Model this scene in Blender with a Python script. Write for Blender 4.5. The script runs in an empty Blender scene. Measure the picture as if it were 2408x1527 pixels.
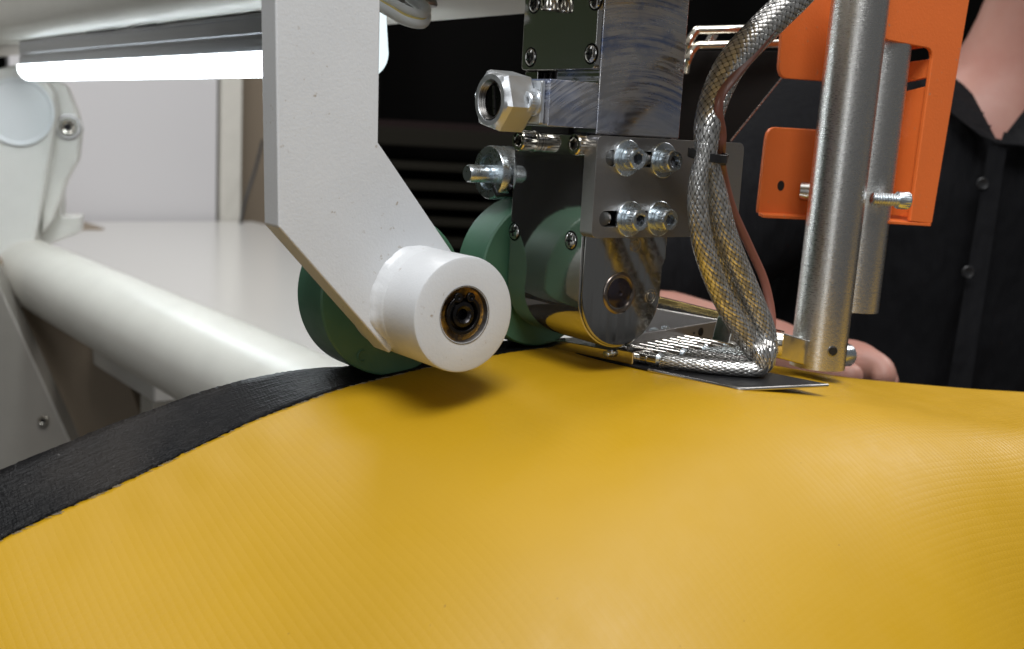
import bpy, bmesh, math, random
import numpy as np
from mathutils import Vector, Matrix
random.seed(7); np.random.seed(7)
SC = bpy.context.scene
COL = SC.collection

# ------------------------------------------------------------------ camera
FPX, PCX, PCY = 2700.0, 1204.0, 763.5          # focal length and centre in survey pixels (2408 x 1527)
_v1 = np.array([-815 - PCX, 200 - PCY, FPX]); _v2 = np.array([4900 - PCX, 505 - PCY, FPX])
_ex = _v2 / np.linalg.norm(_v2); _ey = _v1 - _ex * (_v1 @ _ex); _ey /= np.linalg.norm(_ey)
_ez = np.cross(_ex, _ey)
if _ez[1] > 0: _ez = -_ez
RM = np.array([_ex, _ey, _ez])                  # world = RM @ camera (x right, y down, z forward)
CAM = np.array([-0.32126242, -0.38210822, 0.09665668])
cd = bpy.data.cameras.new('camera'); cam = bpy.data.objects.new('camera', cd); COL.objects.link(cam)
cd.sensor_width = 36; cd.lens = FPX / 2408 * 36; cd.clip_start = 0.01; cd.clip_end = 50
m = RM @ np.diag([1, -1, -1])
M4 = Matrix.Identity(4)
for i in range(3):
    for j in range(3): M4[i][j] = m[i, j]
    M4[i][3] = CAM[i]
cam.matrix_world = M4
cd.dof.use_dof = True; cd.dof.focus_distance = 0.515; cd.dof.aperture_fstop = 13.0
SC.camera = cam

# ------------------------------------------------------------------ light
SC.view_settings.view_transform = 'Standard'; SC.view_settings.look = 'None'
SC.view_settings.exposure = 0.0; SC.view_settings.gamma = 1.0
W = bpy.data.worlds.new('World'); SC.world = W; W.use_nodes = True
bg = W.node_tree.nodes['Background']; bg.inputs[0].default_value = (0.96, 0.98, 1.0, 1); bg.inputs[1].default_value = 0.12
def area(name, loc, target, size, power, color, sizey=None):
    l = bpy.data.lights.new(name, 'AREA'); l.energy = power; l.color = color; l.size = size
    if sizey: l.shape = 'RECTANGLE'; l.size_y = sizey
    o = bpy.data.objects.new(name, l); COL.objects.link(o); o.location = loc
    o.rotation_euler = (Vector(target) - Vector(loc)).to_track_quat('-Z', 'Y').to_euler()
    return o
area('overhead_light', (-0.46, -0.62, 1.28), (0.0, 0.0, 0), 0.75, 20, (0.97, 0.985, 1.0), 0.6)
area('overhead_light', (0.50, -0.15, 1.5), (0.1, -0.05, 0), 0.4, 4, (1, 0.98, 0.96), 0.7)
area('overhead_light', (0.1, -0.3, 2.1), (0.0, 0.0, 0), 1.5, 12, (0.98, 0.99, 1.0), 1.5)  # added wide fill from above, lifts the shaded rollers
area('overhead_light', (0.15, 1.25, 1.7), (0.5, 2.3, 0), 0.7, 21, (1.0, 0.985, 0.98), 0.9)  # added to brighten the worktable and partition
area('overhead_light', (-0.9, 1.0, 1.1), (0.0, 0.6, 0.15), 0.4, 1.2, (0.96, 0.98, 1.0), 0.8)  # added to brighten the left side of the upper beam
area('overhead_light', (2.2, 0.0, 1.6), (0.25, -0.08, 0), 0.6, 16, (1.0, 0.99, 0.97), 0.8)
area('fill_light', (-1.55, -1.25, 0.50), (0.0, 0.0, 0.05), 0.35, 3.2, (0.94, 0.975, 1.0), 0.9)  # added fill lamp behind the camera for front faces and edges, no doorway modelled
SC.cycles.use_denoising = True
SC.cycles.max_bounces = 8

# ------------------------------------------------------------------ helpers
def ray(u, v): return RM @ np.array([(u - PCX) / FPX, (v - PCY) / FPX, 1.0])
def on(u, v, ax, val):
    d = ray(u, v); i = 'xyz'.index(ax); return Vector(CAM + d * (val - CAM[i]) / d[i])
def dep(u, v, t): return Vector(CAM + t * ray(u, v))

class MB:
    """collects verts and faces (with uvs where a tube makes them)"""
    def __init__(s): s.v = []; s.f = []; s.uv = {}
    def add(s, vs, fs, uvs=None):
        n = len(s.v); s.v += [tuple(p) for p in vs]
        for k, f in enumerate(fs):
            if uvs is not None: s.uv[len(s.f)] = uvs[k]
            s.f.append([i + n for i in f])
        return s
    def box(s, lo, hi, R=None, o=(0, 0, 0)):
        vs = [Vector((x, y, z)) for x in (lo[0], hi[0]) for y in (lo[1], hi[1]) for z in (lo[2], hi[2])]
        if R is not None: vs = [R @ p for p in vs]
        vs = [p + Vector(o) for p in vs]
        return s.add(vs, [(0, 1, 3, 2), (4, 6, 7, 5), (0, 4, 5, 1), (2, 3, 7, 6), (0, 2, 6, 4), (1, 5, 7, 3)])
    def prism(s, poly, off):
        n = len(poly); off = Vector(off); a = [Vector(p) for p in poly]; b = [p + off for p in a]
        fs = [list(range(n))[::-1], list(range(n, 2 * n))] + [[i, (i + 1) % n, (i + 1) % n + n, i + n] for i in range(n)]
        return s.add(a + b, fs)
    def lathe(s, o, d, prof, seg=32, knurl=(), ref=None, hollow=False):
        o = Vector(o); d = Vector(d).normalized()
        a = Vector(ref) if ref is not None else (Vector((0, 0, 1)) if abs(d.z) < .9 else Vector((1, 0, 0)))
        a = (a - d * a.dot(d)).normalized(); b = d.cross(a)
        vs = []; rings = []
        for k, p in enumerate(prof):
            r, t = p[0], p[1]; hx = len(p) > 2
            if r == 0: rings.append([len(vs)]); vs.append(o + d * t); continue
            ring = []
            for i in range(seg):
                th = 2 * math.pi * i / seg; rr = r
                if hx:
                    q = (th % (math.pi / 3)) - math.pi / 6; rr = r * math.cos(math.pi / 6) / math.cos(q)
                if k in knurl and i % 2: rr *= .955
                ring.append(len(vs)); vs.append(o + d * t + (a * math.cos(th) + b * math.sin(th)) * rr)
            rings.append(ring)
        fs = []
        if len(rings[0]) > 1 and not hollow: fs.append(rings[0][::-1])
        for A, B in zip(rings, rings[1:]):
            if len(A) == 1 and len(B) == 1: continue
            if len(A) == 1: fs += [[A[0], B[i], B[(i + 1) % seg]][::1] for i in range(seg)]
            elif len(B) == 1: fs += [[A[i], A[(i + 1) % seg], B[0]] for i in range(seg)]
            else: fs += [[A[i], A[(i + 1) % seg], B[(i + 1) % seg], B[i]] for i in range(seg)]
        if len(rings[-1]) > 1 and not hollow: fs.append(rings[-1])
        return s.add(vs, fs)
    def tube(s, pts, rad, seg=14, smooth=True, caps=True, flat=1.0, n=None):
        P = [Vector(p) for p in pts]
        if not hasattr(rad, '__len__'): rad = [rad] * len(P)
        if smooth: P, rad = spline(P, list(rad), n or max(24, 10 * len(P)))
        T = [(P[min(i + 1, len(P) - 1)] - P[max(i - 1, 0)]).normalized() for i in range(len(P))]
        a = T[0].orthogonal().normalized(); L = 0; vs = []; ls = []
        for i, p in enumerate(P):
            if i: L += (p - P[i - 1]).length
            a = (a - T[i] * a.dot(T[i])).normalized(); b = T[i].cross(a); ls.append(L)
            for k in range(seg):
                th = 2 * math.pi * k / seg
                vs.append(p + (a * math.cos(th) + b * math.sin(th) * flat) * rad[i])
        fs = []; uvs = []
        for i in range(len(P) - 1):
            for k in range(seg):
                k2 = (k + 1) % seg
                fs.append([i * seg + k, i * seg + k2, (i + 1) * seg + k2, (i + 1) * seg + k])
                uvs.append([(ls[i], k / seg), (ls[i], (k + 1) / seg), (ls[i + 1], (k + 1) / seg), (ls[i + 1], k / seg)])
        if caps:
            fs.append(list(range(seg))[::-1]); uvs.append([(0, 0)] * seg)
            fs.append([(len(P) - 1) * seg + k for k in range(seg)]); uvs.append([(ls[-1], 0)] * seg)
        return s.add(vs, fs, uvs)
    def build(s, name, mat, parent=None, bevel=0, seg=2, ang=35, fix=True, label=None):
        me = bpy.data.meshes.new(name); me.from_pydata(s.v, [], s.f)
        if s.uv:
            ul = me.uv_layers.new(name='UVMap')
            for p in me.polygons:
                if p.index in s.uv:
                    for li, c in zip(p.loop_indices, s.uv[p.index]): ul.data[li].uv = c
        if fix:
            bm = bmesh.new(); bm.from_mesh(me); bmesh.ops.recalc_face_normals(bm, faces=bm.faces); bm.to_mesh(me); bm.free()
        me.shade_smooth(); me.set_sharp_from_angle(angle=math.radians(ang))
        if mat: me.materials.append(mat)
        o = bpy.data.objects.new(name, me); COL.objects.link(o)
        if parent is not None:
            o.parent = parent; o.matrix_parent_inverse = PINV.get(parent.name, Matrix.Identity(4))
        if bevel:
            b = o.modifiers.new('edge', 'BEVEL'); b.width = bevel; b.segments = seg; b.limit_method = 'ANGLE'; b.angle_limit = math.radians(40)
            b.harden_normals = True
        if label: o['label'] = label
        return o
PINV = {}
def spline(P, R, n):
    """Catmull-Rom resampling"""
    P2 = [P[0] * 2 - P[1]] + P + [P[-1] * 2 - P[-2]]; R2 = [R[0]] + R + [R[-1]]
    out = []; ro = []; m_ = len(P) - 1
    for j in range(n + 1):
        t = j / n * m_; i = min(int(t), m_ - 1); t -= i
        a, b, c, d = P2[i:i + 4]
        out.append(.5 * ((2 * b) + (c - a) * t + (2 * a - 5 * b + 4 * c - d) * t * t + (3 * b - a - 3 * c + d) * t ** 3))
        ro.append(R2[i + 1] * (1 - t) + R2[i + 2] * t)
    return out, ro
def thing(name, label, cat, loc=(0, 0, 0), group=None):
    o = bpy.data.objects.new(name, None); COL.objects.link(o); o.location = loc; o.empty_display_size = .01
    PINV[o.name] = Matrix.Translation(-Vector(loc))
    o['label'] = label; o['category'] = cat
    if group: o['group'] = group
    return o
def tag(o, label, cat, group=None):
    o['label'] = label; o['category'] = cat
    if group: o['group'] = group
    return o
def kind(o, k): o['kind'] = k; return o
def rounded(poly, r, n=4):
    """rounds every corner of a closed 2-D or 3-D polygon"""
    out = []; P = [Vector(p) for p in poly]; N = len(P)
    rr = r if hasattr(r, '__len__') else [r] * N
    for i in range(N):
        p = P[i]; a = P[i - 1] - p; b = P[(i + 1) % N] - p; q = min(rr[i], a.length * .45, b.length * .45)
        if q <= 0: out.append(p); continue
        A = p + a.normalized() * q; B = p + b.normalized() * q
        for k in range(n + 1):
            t = k / n; out.append(A * (1 - t) ** 2 + p * 2 * t * (1 - t) + B * t * t)
    return out
def circ(c, r, n, ax='y', a0=0, a1=2 * math.pi, end=False):
    k = n + (1 if end else 0); o = []
    for i in range(k):
        t = a0 + (a1 - a0) * i / n; x, z = r * math.cos(t), r * math.sin(t)
        o.append(Vector((c[0] + x, c[1], c[2] + z)) if ax == 'y' else Vector((c[0], c[1] + x, c[2] + z)))
    return o

# ------------------------------------------------------------------ materials
def mat(name, col, rough=.5, metal=0, spec=.5, coat=0):
    m = bpy.data.materials.new(name); m.use_nodes = True; b = m.node_tree.nodes['Principled BSDF']
    b.inputs['Base Color'].default_value = (*col, 1); b.inputs['Roughness'].default_value = rough
    b.inputs['Metallic'].default_value = metal; b.inputs['Specular IOR Level'].default_value = spec
    if coat: b.inputs['Coat Weight'].default_value = coat; b.inputs['Coat Roughness'].default_value = .15
    return m
def nd(m, t, **k):
    n = m.node_tree.nodes.new(t)
    for a, v in k.items(): setattr(n, a, v)
    return n
def lk(m, a, b): m.node_tree.links.new(a, b)
def bs(m): return m.node_tree.nodes['Principled BSDF']
def coord(m, which='Object', scale=(1, 1, 1), rot=(0, 0, 0)):
    t = nd(m, 'ShaderNodeTexCoord'); mp = nd(m, 'ShaderNodeMapping'); mp.inputs['Scale'].default_value = scale; mp.inputs['Rotation'].default_value = rot
    lk(m, t.outputs[which], mp.inputs[0]); return mp.outputs[0]
def noise(m, vec, scale, detail=4, rough=.55):
    n = nd(m, 'ShaderNodeTexNoise'); n.inputs['Scale'].default_value = scale; n.inputs['Detail'].default_value = detail; n.inputs['Roughness'].default_value = rough
    lk(m, vec, n.inputs['Vector']); return n.outputs[0]
def ramp(m, fac, stops):
    r = nd(m, 'ShaderNodeValToRGB'); e = r.color_ramp.elements
    while len(e) < len(stops): e.new(.5)
    for q, (p, c) in zip(e, stops): q.position = p; q.color = (*c, 1) if hasattr(c, '__len__') else (c, c, c, 1)
    lk(m, fac, r.inputs[0]); return r.outputs[0]
def math_(m, op, a, b=None, c=None):
    n = nd(m, 'ShaderNodeMath', operation=op)
    for i, x in enumerate((a, b, c)):
        if x is None: continue
        if isinstance(x, (int, float)): n.inputs[i].default_value = x
        else: lk(m, x, n.inputs[i])
    return n.outputs[0]
def mix(m, fac, a, b):
    n = nd(m, 'ShaderNodeMix', data_type='RGBA')
    lk(m, fac, n.inputs[0])
    for i, x in ((6, a), (7, b)):
        if hasattr(x, '__len__'): n.inputs[i].default_value = (*x, 1)
        else: lk(m, x, n.inputs[i])
    return n.outputs[2]
def bump(m, h, strength, dist, prev=None):
    b = nd(m, 'ShaderNodeBump'); b.inputs['Strength'].default_value = strength; b.inputs['Distance'].default_value = dist
    lk(m, h, b.inputs['Height'])
    if prev is not None: lk(m, prev, b.inputs['Normal'])
    lk(m, b.outputs[0], bs(m).inputs['Normal']); return b.outputs[0]

def paint(name, col, rough, peel=1.0, specks=True, dirt=(.33, .26, .18)):
    m = mat(name, col, rough)
    c = coord(m)
    b1 = bump(m, noise(m, c, 900, 3), .16 * peel, .0006)
    n2 = ramp(m, noise(m, c, 26, 5), [(.35, .0), (.75, 1)])
    base = mix(m, n2, col, tuple(x * .93 for x in col))
    if specks:
        sp = ramp(m, noise(m, c, 300, 3), [(.66, 0), (.74, 1)])
        lim = ramp(m, noise(m, c, 38, 3), [(.50, 0), (.62, .85)])
        base = mix(m, math_(m, 'MULTIPLY', sp, lim), base, dirt)
    lk(m, base, bs(m).inputs['Base Color'])
    return m
WHITE = paint('white_paint', (.69, .70, .71), .33)
WHITE_FAR = paint('white_enamel', (.66, .64, .58), .34, specks=False)
WHITE_PLASTIC = mat('white_plastic', (.72, .75, .76), .35)
CREAM = paint('cream_cast', (.72, .72, .68), .3, specks=False)
ORANGE = paint('orange_powder_coat', (.82, .175, .034), .42, 1.6)
def greenrubber():
    m = mat('green_polyurethane', (.035, .095, .06), .42); c = coord(m)
    n = noise(m, c, 40, 5)
    lk(m, mix(m, ramp(m, n, [(.35, 0), (.7, 1)]), (.058, .150, .090), (.076, .188, .116)), bs(m).inputs['Base Color'])
    lk(m, ramp(m, noise(m, c, 90, 4), [(.3, .34), (.7, .5)]), bs(m).inputs['Roughness'])
    bump(m, noise(m, c, 700, 3), .1, .0004); return m
GREEN = greenrubber()
def chrome(name, col, r0, r1, sc=(60, 60, 900), dust=.25, bumpy=.015):
    m = mat(name, col, r0, 1); c = coord(m)
    s = noise(m, coord(m, 'Object', sc), 1, 4)
    lk(m, ramp(m, s, [(.3, r0), (.75, r1)]), bs(m).inputs['Roughness'])
    spk = ramp(m, noise(m, c, 700, 2), [(.68, 0), (.75, dust)])
    lk(m, mix(m, spk, col, tuple(x * .45 for x in col)), bs(m).inputs['Base Color'])
    bump(m, s, bumpy, .0005); return m
CHROME = chrome('polished_plate', (.52, .51, .49), .03, .10); bs(CHROME).inputs['Metallic'].default_value = .94
CHROME_V = chrome('polished_block', (.40, .39, .37), .05, .17, (500, 500, 25))
ROUND_CHROME = chrome('bright_steel', (.66, .64, .60), .10, .24, (120, 120, 120))
ZINC = chrome('zinc_plating', (.72, .78, .82), .22, .36, (300, 300, 300), .35)
NICKEL = chrome('nickel', (.72, .68, .60), .10, .22, (300, 300, 300), .1)
GROUND = chrome('ground_steel', (.40, .385, .375), .36, .52, (500, 500, 500), .35, .12)
HEXM = chrome('worn_zinc', (.58, .60, .62), .30, .5, (160, 160, 160), .35, .08); bs(HEXM).inputs['Metallic'].default_value = .82
TUBEM = chrome('brushed_stainless', (.66, .645, .62), .24, .34, (500, 500, 4200), .3, .28)
BLACKOX = chrome('black_oxide', (.045, .043, .045), .22, .4, (300, 300, 300), .2)
STUD = chrome('dull_thread', (.22, .21, .20), .25, .4)
DARKSTEEL = mat('dark_shaft', (.06, .05, .06), .22, .8)
DARK = mat('dark_cavity', (.008, .008, .008), .6)
BLACKPL = mat('black_nylon', (.012, .012, .013), .38)
PLATE = mat('dark_coated_sheet', (.012, .012, .013), .5, 0, .2)
EDGE = chrome('sheared_edge', (.62, .60, .58), .2, .35)
COPPERW = mat('brown_insulation', (.23, .085, .06), .4)
SKIN = None
def blued():
    m = mat('stained_steel', (.5, .5, .5), .12, 1); c = coord(m)
    sc0 = nd(m, 'ShaderNodeSeparateXYZ'); lk(m, c, sc0.inputs[0])
    dx = math_(m, 'SUBTRACT', sc0.outputs[0], .028); dz = math_(m, 'SUBTRACT', sc0.outputs[2], .045)
    rad = math_(m, 'SQRT', math_(m, 'ADD', math_(m, 'MULTIPLY', dx, dx), math_(m, 'MULTIPLY', dz, dz)))
    an = math_(m, 'ARCTAN2', dx, dz); cv = nd(m, 'ShaderNodeCombineXYZ')
    lk(m, math_(m, 'MULTIPLY', rad, 620.0), cv.inputs[0]); lk(m, math_(m, 'MULTIPLY', an, 2.2), cv.inputs[1])
    st = noise(m, cv.outputs[0], 1, 5, .62)
    big = noise(m, coord(m, 'Object', (26, 26, 60), (0, .5, 0)), 1, 4, .6)
    base = mix(m, ramp(m, big, [(.42, 0), (.60, 1)]), (.58, .55, .53), (.40, .43, .54))
    blue = ramp(m, math_(m, 'MULTIPLY', ramp(m, noise(m, coord(m, 'Object', (55, 55, 90)), 1, 6, .7), [(.39, 0), (.49, 1)]),
                         ramp(m, big, [(.40, 0), (.55, 1)])), [(0, 0), (1, .8)])
    sz = nd(m, 'ShaderNodeSeparateXYZ'); lk(m, c, sz.inputs[0])
    zm = nd(m, 'ShaderNodeMapRange'); zm.interpolation_type = 'SMOOTHSTEP'
    lk(m, math_(m, 'ADD', sz.outputs[2], math_(m, 'MULTIPLY', noise(m, c, 45, 3), .03)), zm.inputs[0])
    zm.inputs[1].default_value = .120; zm.inputs[2].default_value = .134; zm.inputs[3].default_value = .18
    blue = math_(m, 'MULTIPLY', blue, zm.outputs[0])
    base = mix(m, blue, base, (.11, .19, .43))
    smear = math_(m, 'MULTIPLY', math_(m, 'MULTIPLY', ramp(m, st, [(.40, 0), (.56, 1)]), ramp(m, noise(m, c, 55, 3), [(.32, 0), (.46, .9)])), math_(m, 'ADD', math_(m, 'MULTIPLY', zm.outputs[0], .65), .35))
    base = mix(m, smear, base, (.60, .62, .68))
    lk(m, base, bs(m).inputs['Base Color'])
    lk(m, math_(m, 'ADD', math_(m, 'MULTIPLY', math_(m, 'ADD', blue, smear), .28), .09), bs(m).inputs['Roughness'])
    lk(m, math_(m, 'SUBTRACT', 1.0, math_(m, 'MULTIPLY', math_(m, 'MAXIMUM', blue, smear), .55)), bs(m).inputs['Metallic'])
    bump(m, st, .06, .0005); return m
BLUED = blued()
def braid():
    m = mat('braided_tinned_copper', (.6, .57, .52), .22, .86)
    t = nd(m, 'ShaderNodeTexCoord'); s = nd(m, 'ShaderNodeSeparateXYZ'); lk(m, t.outputs['UV'], s.inputs[0])
    u = math_(m, 'MULTIPLY', s.outputs[0], 255.0); v = math_(m, 'MULTIPLY', s.outputs[1], 13.0)
    a = math_(m, 'ADD', u, v); b = math_(m, 'SUBTRACT', u, v)
    par = math_(m, 'MODULO', math_(m, 'ADD', math_(m, 'FLOOR', a), math_(m, 'ADD', math_(m, 'FLOOR', b), 400.0)), 2.0)
    def hump(x, y):   # a strand: round across x, diving at its ends along y
        A = math_(m, 'SINE', math_(m, 'MULTIPLY', math_(m, 'FRACT', x), math.pi)); B = math_(m, 'SINE', math_(m, 'MULTIPLY', math_(m, 'FRACT', y), math.pi))
        return math_(m, 'MULTIPLY', math_(m, 'POWER', A, .6), math_(m, 'ADD', math_(m, 'MULTIPLY', B, .6), .4))
    h1, h2 = hump(a, b), hump(b, a)
    wires = math_(m, 'MULTIPLY', math_(m, 'SINE', math_(m, 'MULTIPLY', a, 2 * math.pi * 4)), .04)
    h = math_(m, 'ADD', math_(m, 'MULTIPLY', h1, par), math_(m, 'MULTIPLY', h2, math_(m, 'SUBTRACT', 1.0, par)))
    h = math_(m, 'ADD', h, wires)
    wn = nd(m, 'ShaderNodeTexWhiteNoise', noise_dimensions='2D'); cb = nd(m, 'ShaderNodeCombineXYZ')
    lk(m, math_(m, 'FLOOR', a), cb.inputs[0]); lk(m, math_(m, 'FLOOR', b), cb.inputs[1]); lk(m, cb.outputs[0], wn.inputs[0])
    sparkle_tint = mix(m, wn.outputs[0], (.86, .85, .83), (.42, .41, .39))  # random light and dark strand tones paint in sparkle
    lk(m, mix(m, ramp(m, h, [(.12, 0), (.50, 1)]), (.02, .018, .016), sparkle_tint), bs(m).inputs['Base Color'])
    lk(m, ramp(m, wn.outputs[1] if False else wn.outputs[0], [(0, .15), (1, .36)]), bs(m).inputs['Roughness'])
    bump(m, h, .42, .0006); return m
BRAID = braid()
def pvc():
    m = mat('yellow_pvc_fabric', (.505, .287, .0075), .45, 0, .4)
    t = nd(m, 'ShaderNodeTexCoord'); s = nd(m, 'ShaderNodeSeparateXYZ')
    mp = nd(m, 'ShaderNodeMapping'); mp.inputs['Rotation'].default_value = (0, 0, math.radians(4)); lk(m, t.outputs['UV'], mp.inputs[0]); lk(m, mp.outputs[0], s.inputs[0])
    k = 1 / .0031
    nz = noise(m, t.outputs['UV'], 9, 3)
    x = math_(m, 'ADD', math_(m, 'MULTIPLY', s.outputs[0], k), math_(m, 'MULTIPLY', nz, 1.2)); y = math_(m, 'MULTIPLY', s.outputs[1], k)
    sx = math_(m, 'POWER', math_(m, 'ABSOLUTE', math_(m, 'SINE', math_(m, 'MULTIPLY', x, math.pi))), .6)
    sy = math_(m, 'POWER', math_(m, 'ABSOLUTE', math_(m, 'SINE', math_(m, 'MULTIPLY', y, math.pi))), .7)
    w = math_(m, 'MULTIPLY', math_(m, 'ADD', math_(m, 'MULTIPLY', sx, .75), .25), math_(m, 'ADD', math_(m, 'MULTIPLY', sy, .32), .68))
    patch = ramp(m, noise(m, t.outputs['UV'], 5, 2), [(.36, .2), (.66, 1.0)])
    amp = nd(m, 'ShaderNodeMapRange'); amp.interpolation_type = 'SMOOTHSTEP'; sx_ = nd(m, 'ShaderNodeSeparateXYZ'); lk(m, t.outputs['UV'], sx_.inputs[0])
    lk(m, sx_.outputs[0], amp.inputs[0]); amp.inputs[1].default_value = .02; amp.inputs[2].default_value = .17; amp.inputs[3].default_value = .65; amp.inputs[4].default_value = 2.1
    w = math_(m, 'MULTIPLY', math_(m, 'MULTIPLY', w, patch), amp.outputs[0])
    bl = bump(m, w, .27, .00045)
    bump(m, noise(m, t.outputs['UV'], 1500, 2), .08, .0003, bl)
    n = noise(m, t.outputs['UV'], 14, 4)
    base = mix(m, ramp(m, n, [(.3, 0), (.75, 1)]), (.505, .287, .0075), (.475, .268, .0065))
    sp = ramp(m, noise(m, t.outputs['UV'], 330, 1), [(.80, 0), (.83, .8)])
    lk(m, mix(m, sp, base, (.22, .12, .02)), bs(m).inputs['Base Color'])
    lk(m, ramp(m, noise(m, t.outputs['UV'], 60, 4), [(.3, .42), (.7, .52)]), bs(m).inputs['Roughness'])
    return m
PVC = pvc()
def webbing():
    m = mat('black_coated_webbing', (.004, .004, .0045), .32, 0, .10)
    t = nd(m, 'ShaderNodeTexCoord')
    def mp(sx, sy):
        q = nd(m, 'ShaderNodeMapping'); q.inputs['Scale'].default_value = (sx, sy, 1); lk(m, t.outputs['UV'], q.inputs[0]); return q.outputs[0]
    n1 = noise(m, mp(110, 1100), 1, 3, .6); n2 = noise(m, mp(900, 300), 1, 2, .5)
    b = bump(m, n1, .7, .0007); bump(m, n2, .5, .0006, b)
    sp = ramp(m, noise(m, mp(700, 900), 1, 1), [(.74, 0), (.79, .5)])
    sheen_brown = ramp(m, noise(m, t.outputs['UV'], 13, 3), [(.50, 0), (.66, .6)])  # brown-grey patches put the tape's sheen into its colour
    base = mix(m, sheen_brown, (.004, .004, .0045), (.032, .027, .023))
    lk(m, mix(m, sp, base, (.16, .15, .14)), bs(m).inputs['Base Color'])
    return m
WEB = webbing()
def skinm():
    m = mat('skin', (.50, .27, .21), .48); c = coord(m)
    lk(m, mix(m, ramp(m, noise(m, c, 14, 4), [(.35, 0), (.7, 1)]), (.52, .285, .225), (.44, .20, .155)), bs(m).inputs['Base Color'])
    bs(m).inputs['Subsurface Weight'].default_value = .12; bs(m).inputs['Subsurface Scale'].default_value = .01
    bump(m, noise(m, c, 300, 3), .15, .001); return m
SKIN = skinm()
def cloth():
    m = mat('black_cotton', (.0045, .0045, .0055), .85, 0, .15); c = coord(m)
    b = bump(m, noise(m, coord(m, 'Object', (9, 9, 4)), 1, 4), .7, .05); bump(m, noise(m, c, 1500, 2), .3, .0006, b)
    return m
CLOTH = cloth()
HAIR = mat('dark_hair', (.03, .02, .015), .6)
def emis(name, col, s):
    m = mat(name, col, .4); bs(m).inputs['Emission Color'].default_value = (*col, 1); bs(m).inputs['Emission Strength'].default_value = s; return m
LED = emis('led_diffuser', (.86, .95, 1.0), 13.0)
ALU = chrome('anodised_aluminium', (.30, .31, .34), .3, .4, (300, 4, 300), 0, .02)
SHADED_ENAMEL = paint('shaded_enamel', (.20, .185, .16), .5, specks=False)  # darker enamel carries the shade under the lower arm in its colour
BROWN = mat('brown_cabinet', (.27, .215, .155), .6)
BLACKWALL = mat('wall_shade_black', (.0022, .002, .0018), .9, 0, .1)  # near-black colour puts the darkness of the background into the surface
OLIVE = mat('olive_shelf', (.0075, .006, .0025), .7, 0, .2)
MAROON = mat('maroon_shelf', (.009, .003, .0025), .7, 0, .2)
CONC = paint('concrete', (.16, .15, .14), .8, specks=True)
def grease():
    m = mat('greased_bore', (.25, .11, .02), .3, .4); c = coord(m)
    lk(m, mix(m, ramp(m, noise(m, c, 260, 4), [(.4, 0), (.6, 1)]), (.12, .075, .04), (.58, .30, .05)), bs(m).inputs['Base Color'])
    bump(m, noise(m, c, 500, 3), .5, .001); return m
GREASE = grease()

# ------------------------------------------------------------------ fasteners
def cap_screw(name, p, d, r, h, m, parent, washer=0, washer2=0, thread=0, spin=0):
    d = Vector(d).normalized(); p = Vector(p); t0 = 0
    subs = []
    if washer:
        subs.append(('washer', MB().lathe(p, d, [(r * .6, 0), (washer, 0), (washer, .0011), (washer * .97, .0013), (r * .6, .0013)], 36, hollow=True))); t0 += .0013
    if washer2:
        subs.append(('spring_washer', MB().lathe(p + d * t0, d, [(r * .6, 0), (washer2, .0001), (washer2, .0014), (washer2 * .96, .0015), (r * .6, .0015)], 32))); t0 += .0015
    q = p + d * t0; c = r * .1; s = r * .56
    up = Vector((0, 0, 1)) if abs(d.z) < .9 else Vector((1, 0, 0))
    ref = Matrix.Rotation(spin, 3, d) @ up
    o = MB().lathe(q, d, [(r * .96, 0), (r, c * .6), (r, h - c * 1.4), (r - c, h), (s * 1.12, h), (s, h - c * .6, 1), (s, h * .45, 1), (0, h * .42)], 48, knurl=(1, 2), ref=ref).build(name, m, parent, ang=28)
    MB().lathe(q, d, [(s * .97, h * .44, 1), (s * .97, h * .46, 1), (0, h * .46)], 24, ref=ref).build('socket_shade', BLACKOX, o)  # dark inset paints in the shade at the socket's bottom
    for n, b in subs: b.build(n, m, o)
    if thread:
        pr = []; t = -thread
        while t < 0: pr += [(r * .54, t), (r * .62, t + .0005)]; t += .001
        MB().lathe(q, d, [(0, -thread)] + pr + [(r * .6, .0002)], 24).build('thread', m, o, ang=80)
    return o
def cross_screw(p, d, r, m, parent, spin=.3):
    d = Vector(d).normalized(); p = Vector(p)
    o = MB().lathe(p, d, [(r, -.0002), (r, .0003), (r * .9, .0007), (r * .5, .0011), (0, .0012)], 28).build('phillips_screw', m, parent)
    up = Vector((0, 0, 1)); a = (Matrix.Rotation(spin, 3, d) @ up).normalized(); b = d.cross(a)
    R = Matrix((a, b, d)).transposed(); x = MB()
    for l, w in ((r * .58, r * .13), (r * .13, r * .58)): x.box((-l, -w, 0), (l, w, .00135), R, p)
    x.build('cross_recess', DARK, o)
    MB().lathe(p, d, [(r * 1.22, -.0003), (r * 1.22, .0001), (r * 1.03, .00012)], 28).build('countersink', BLACKOX, o)
    return o

# ================================================================== setting
kind(MB().box((-4, -4, -.93), (7, 8, -.9)).build('floor', CONC), 'structure')
_vd = Vector((.589, .791, 0)).normalized(); _vr = Vector((.806, -.589, 0)).normalized()
RV = Matrix((_vr, _vd, Vector((0, 0, 1)))).transposed()
kind(MB().box((-8, 3.3, -.9), (4.5, 3.4, 2.8), RV, CAM * np.array([1, 1, 0])).build('workshop_wall', BLACKWALL), 'structure')

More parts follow.
